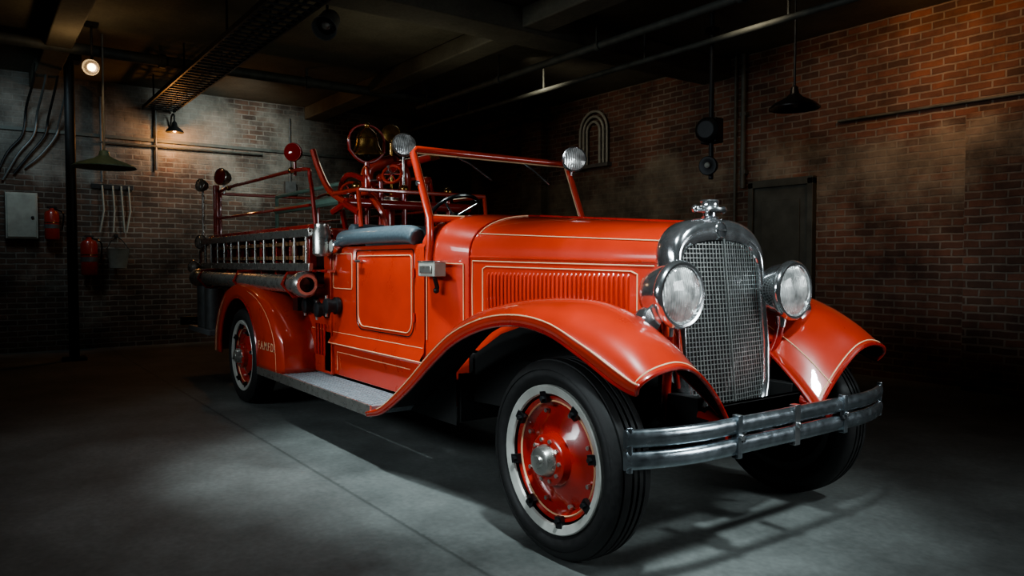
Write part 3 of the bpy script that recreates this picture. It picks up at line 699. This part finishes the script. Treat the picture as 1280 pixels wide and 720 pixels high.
# pipes
m=MB(); m.cyl((-8.3,YL,4.05),(-8.3,YR,4.05),.07,PIPE,n=16)
for y in range(-7,6,2): m.cyl((-8.3,y,4.05),(-8.3,y+.08,4.05),.09,PIPE,n=16); m.b2((-8.32,y,4.08),(-8.28,y+.04,4.25),PIPE)
m.build('ceiling_pipe')
m=MB(); m.cyl((-8.3,2.9,3.90),(2,2.9,3.90),.045,PIPE,n=12)
for x in range(-8,2,2): m.cyl((x,2.9,3.90),(x+.06,2.9,3.90),.06,PIPE); m.b2((x-.01,2.89,3.93),(x+.01,2.91,4.25),PIPE)
m.build('ceiling_pipe')
m=MB(); m.cyl((-10.9,3.7,3.86),(2,3.7,3.86),.035,PIPE,n=12)
for x in range(-10,2,2): m.b2((x-.01,3.69,3.88),(x+.01,3.71,4.25),PIPE)
m.build('ceiling_pipe')
m=MB(); m.cyl((-3.98,YR-.07,2.4),(-3.98,YR-.07,4.25),.035,PIPE,n=12); m.cyl((-4.12,YR-.06,.0),(-4.12,YR-.06,4.25),.02,PIPE,n=10)
for z in(2.6,3.4,4.0): m.b2((-4.03,YR-.09,z),(-3.93,YR-.002,z+.05),PIPE)
m.build('drain_pipe')
m=MB()
m.tube([(-2.6,YR-.04,3.12),(-.2,YR-.04,3.10)],.018,PIPE); m.tube([(-.2,YR-.04,3.10),(-.2,YR-.04,4.2)],.018,PIPE)
m.box((-.2,YR-.05,3.12),(.16,.09,.2),GREY); m.ring((.3,YR-.08,3.25),(0,1,0),.09,.016,GREY); m.cyl((.3,YR-.002,3.25),(.3,YR-.1,3.25),.03,GREY)
m.build('electrical_conduit',bevel=.004)
# cable tray
m=MB()
for y in(-.75,-.28): m.b2((-10.9,y-.012,3.86),(-2.2,y+.012,3.92),IRON)
x=-10.8
while x<-2.3: m.b2((x,-.75,3.86),(x+.025,-.28,3.88),IRON); x+=.16
for y in(-.65,-.5,-.42): m.tube([(-10.8+.5*i,y+.02*math.sin(i*1.7),3.90) for i in range(17)],.018,BLACK)
for x in(-10,-8,-6,-4): m.b2((x,-.765,3.9),(x+.02,-.745,4.248),IRON); m.b2((x,-.285,3.9),(x+.02,-.265,4.248),IRON)
m.build('cable_tray')
def track_spot(loc,ax,bulb,r=.085):
    m=MB(); c=Vector(loc); ax=Vector(ax).normalized(); k=r/.085
    m.lathe([(-.14*k,0),(-.14*k,.05*k),(-.10*k,.075*k),(.06*k,.085*k),(.10*k,.095*k),(.10*k,.088*k),(.03*k,.075*k)],c,ax,GREY,n=28)
    m.lathe([(.03*k,.076*k),(.03*k,.045*k)],c,ax,BLACK,n=24); m.lathe([(.03*k,.045*k),(.05*k,.03*k),(.055*k,0)],c,ax,bulb,n=24)
    m.tube([c,(c.x,c.y,c.z+.12),(c.x,c.y,ZC-.002)],.014,IRON); m.box((c.x,c.y,ZC-.022),(.14,.14,.04),IRON)
    return m.build('track_spotlight',angle=40)
track_spot((-5.15,.06,3.93),(.6,-.5,-.6),NICKEL,.12)
track_spot((-7.76,-1.85,3.72),(.95,-.25,-.25),WARM)
def pendant(loc,r,mat,name,flat=.22):
    m=MB(); c=Vector(loc)
    m.lathe([(0,r),(.012,r*1.0),(flat*.35,r*.82),(flat*.75,r*.35),(flat,r*.18),(flat*1.4,r*.14),(flat*1.5,.02)],c,(0,0,1),mat,n=40)
    m.lathe([(.004,r*.98),(flat*.3,r*.78),(flat*.6,r*.3)],c,(0,0,1),PALE if mat is not BLACK else BLACK,n=40)
    m.cyl(c+V(0,0,flat*1.4),(c.x,c.y,ZC),.012,PALE if mat is not BLACK else IRON,n=8)
    m.ball(c+V(0,0,.05),.04,PALE)
    return m.build(name,angle=40)
pendant((-8.19,-1.68,2.57),.37,GREENP,'pendant_lamp',.15)
pendant((-2.13,4.02,3.0),.26,BLACK,'pendant_lamp',.16)
m=MB(); m.cyl((-3.04,3.79,2.32),(-3.04,3.79,4.25),.028,IRON,n=12)
m.lathe([(-.10,.0),(-.10,.10),(-.06,.14),(.06,.14),(.10,.10),(.10,0)],(-3.02,3.72,2.87),(.3,-1,0),IRON,n=28); m.box((-3.04,3.80,2.87),(.22,.14,.28),IRON)
m.lathe([(-.06,0),(-.06,.08),(.0,.1),(.06,.11),(.06,.07),(.03,0)],(-3.02,3.74,2.47),(.3,-1,-.1),IRON,n=28); m.ball((-3.0,3.68,2.47),.035,PALE)
m.box((-3.04,3.79,4.0),(.12,.12,.08),IRON)
m.build('hanging_alarm_horn',bevel=.01)
m=MB()
for k,rr in enumerate((.34,.25,.16)):
    pts=[(-7.06-rr,YR-.07,3.05)]+[(-7.06-rr*math.cos(a),YR-.07,3.62+rr*math.sin(a)) for a in [pi*i/14 for i in range(15)]]+[(-7.06+rr,YR-.07,3.05)]
    m.tube(pts,.022,PALE)
m.b2((-7.45,YR-.1,3.0),(-6.67,YR-.002,3.06),GREY)
m.build('conduit_arch')
m=MB(); m.cyl((-9.5,-1.92,0),(-9.5,-1.92,ZC),.065,IRON,n=20); m.b2((-9.64,-2.06,0),(-9.36,-1.78,.04),IRON); m.b2((-9.64,-2.06,4.15),(-9.36,-1.78,4.25),IRON); m.build('support_column')
m=MB(); X0=XB+.002; m.b2((X0,-2.64,1.73),(X0+.14,-2.23,2.42),PALE); m.b2((X0+.14,-2.62,1.75),(X0+.155,-2.25,2.40),PALE); m.cyl((X0+.155,-2.3,2.05),(X0+.18,-2.3,2.05),.02,IRON)
m.build('electrical_box',bevel=.01)
def extinguisher(y,z,h,r):
    m=MB(); c=(XB+.02+r+.02,y,z)
    m.lathe([(0,0),(0,r*.9),(.02,r),(h*.78,r),(h*.86,r*.8),(h*.9,r*.35),(h*.96,r*.32),(h*.97,0)],c,(0,0,1),EXT,n=28)
    m.box((c[0],c[1],z+h*.98),(.05,.13,.03),BLACK); m.cyl((c[0],c[1],z+h*.9),(c[0],c[1],z+h),.02,BRASS)
    m.tube(crom([(c[0],y+.03,z+h*.95),(c[0]+.02,y+r+.05,z+h*.8),(c[0]+.02,y+r+.03,z+h*.3)],5),.012,BLACK)
    m.box((XB+.017,y,z+h*.5),(.03,.08,h*.6),IRON); m.lathe([(h*.5,r+.003),(h*.53,r+.003)],c,(0,0,1),BRASS,n=28)
    m.lathe([(h*.34,r+.002),(h*.46,r+.002)],c,(0,0,1),GREY,n=28)
    m.build('fire_extinguisher')
extinguisher(-2.05,1.72,.50,.10); extinguisher(-1.56,1.17,.62,.12)
m=MB(); m.lathe([(0,0),(0,.12),(.30,.165),(.31,.175),(.30,.16),(.02,.11)],(XB+.2,-1.16,1.28),(0,0,1),PALE,n=28); m.tube([(XB+.2,-1.16-.16,1.58),(XB+.12,-1.24,1.72),(XB+.05,-1.16,1.80),(XB+.12,-1.08,1.72),(XB+.2,-1.0,1.58)],.008,IRON); m.box((XB+.032,-1.16,1.80),(.06,.05,.05),IRON); m.build('fire_bucket')
m=MB(); m.b2((XB+.002,-1.5,2.55),(XB+.04,-.9,2.62),IRON)
for i,y in enumerate((-1.35,-1.2,-1.08,-.97)): m.tube([(XB+.06,y,2.6),(XB+.07,y+.02,2.2),(XB+.06,y+.04*(i%3-1),1.85)],.014,PALE)
m.build('hanging_rope')
m=MB()
for k in range(4):
    y=-2.5+.14*k
    m.tube(crom([(XB+.05,y-.3,2.5+.1*k),(XB+.08,y-.1,3.0),(XB+.1,y+.1,3.3),(XB+.2,y+.15,3.7-.06*k),(XB+.9,y+.2,3.95),(XB+1.3,y+.2,4.1)],6),.018,GREY if k%2 else IRON)
m.tube(crom([(XB+.07,-2.85,2.45),(XB+.07,-2.85,2.8),(XB+.07,-2.9,3.2),(XB+.07,-2.9,4.2)],5),.022,GREY)
m.build('hanging_cables')
m=MB()
m.cyl((XB+.06,-1.35,2.65),(XB+.06,-1.35,4.0),.022,GREY,n=10)
m.cyl((XB+.06,-.55,2.9),(XB+.06,-.55,4.0),.02,GREY,n=10); m.tube([(XB+.08,-1.4,3.28),(XB+.08,1.2,3.30)],.016,PIPE)
m.b2((XB+.002,1.6,2.6),(XB+.1,1.8,2.85),GREY); m.cyl((XB+.06,1.7,2.8),(XB+.06,1.7,4.0),.018,GREY,n=10)
m.build('conduit_runs')
m=MB(); c=Vector((XB+.34,-.32,3.50)); m.lathe([(0,.14),(.03,.13),(.10,.05),(.16,.035),(.2,.0)],c,(0,0,1),IRON,n=28); m.ball(c+V(0,0,.03),.03,DIM)
m.tube(crom([(XB+.002,-.32,3.55),(XB+.12,-.32,3.78),(XB+.3,-.32,3.80),(XB+.34,-.32,3.68)],5),.014,IRON); m.build('sconce_lamp')

# ---------------------------------------------------------------- LIGHTS
def spot(name,loc,tgt,e,col,ang,blend=1,r=.15):
    l=D.lights.new(name,'SPOT'); l.energy=e; l.color=col; l.spot_size=math.radians(ang); l.spot_blend=blend; l.shadow_soft_size=r
    o=D.objects.new(name,l); COL.objects.link(o); o.location=loc; o.rotation_euler=(Vector(tgt)-Vector(loc)).to_track_quat('-Z','Y').to_euler(); return o
def area(name,loc,tgt,e,col,sx,sy,spread=180):
    l=D.lights.new(name,'AREA'); l.shape='RECTANGLE'; l.size=sx; l.size_y=sy; l.energy=e; l.color=col; l.spread=math.radians(spread)
    o=D.objects.new(name,l); COL.objects.link(o); o.location=loc; o.rotation_euler=(Vector(tgt)-Vector(loc)).to_track_quat('-Z','Y').to_euler(); return o
def point(name,loc,e,col,r=.05):
    l=D.lights.new(name,'POINT'); l.energy=e; l.color=col; l.shadow_soft_size=r; o=D.objects.new(name,l); COL.objects.link(o); o.location=loc; return o
COOL=(.84,.97,1.0)
spot('key_spot_side',(-2.0,-1.95,4.15),(-2.1,-.85,.5),960,COOL,48,1,.15)
spot('key_spot_front',(1.4,-1.6,4.1),(-.2,-.45,.8),760,COOL,44,1,.15)
spot('key_spot_nose',(2.9,1.5,4.1),(.1,.3,.9),400,COOL,42,1,.2)
spot('rear_spot',(-5.0,-2.2,4.1),(-5.1,-.7,1.2),560,COOL,44,1,.15)
area('added_fill_front',(5.3,2.8,2.3),(.1,0,1.0),24,(.9,.97,1),2.4,1.4,75)  # added unseen fill, no fixture there; gives chrome and grille something to reflect
area('added_fill_side',(-1.5,-6.6,2.8),(-1.8,0,1.2),42,(.85,.95,1),5.5,.8,60)  # added unseen fill along the near side, for reflections on the paint
spot('wall_wash_back',(-8.8,.5,3.9),(-11,.6,3.0),185,(.90,.98,.93),98,1,.3)
spot('wall_wash_back_far',(-9.0,-2.6,3.8),(-11,-2.3,2.7),62,(.70,.90,1),100,1,.3)
spot('wall_wash_right',(-.9,4.2,4.1),(-1.5,5.7,3.4),95,(1,.52,.24),110,1,.2)
spot('wall_wash_right_far',(-5.9,3.3,4.1),(-6.2,5.7,2.9),60,(1,.86,.66),108,1,.3)
spot('wall_wash_right_mid',(-2.4,3.3,4.1),(-2.4,5.7,2.7),36,(1,.82,.60),98,1,.3)
point('added_fill_ceiling',(-5.5,1.2,3.2),9,(1,.93,.70),.4)  # added fill without a fixture, stands in for light bounced onto the ceiling
point('sconce_light',(XB+.40,-.32,3.40),22,(1,.42,.12))
point('tungsten_light',(-7.45,-1.96,3.62),6,(1,.65,.35))

w=D.worlds.new('World'); scene.world=w; w.use_nodes=True
w.node_tree.nodes['Background'].inputs[0].default_value=(.5,.7,.8,1); w.node_tree.nodes['Background'].inputs[1].default_value=.01

# ---------------------------------------------------------------- CAMERA
cam=D.cameras.new('camera'); cam.lens=934/1280*36; cam.sensor_width=36; co=D.objects.new('camera',cam); COL.objects.link(co)
co.location=(2.565,-3.114,1.37)
p=math.radians(1.96); d=Vector((-.808*math.cos(p),.589*math.cos(p),-math.sin(p)))
co.rotation_euler=d.to_track_quat('-Z','Y').to_euler(); cam.clip_start=.05
scene.camera=co
scene.view_settings.view_transform='AgX'; scene.view_settings.look='AgX - Medium High Contrast'; scene.view_settings.exposure=0
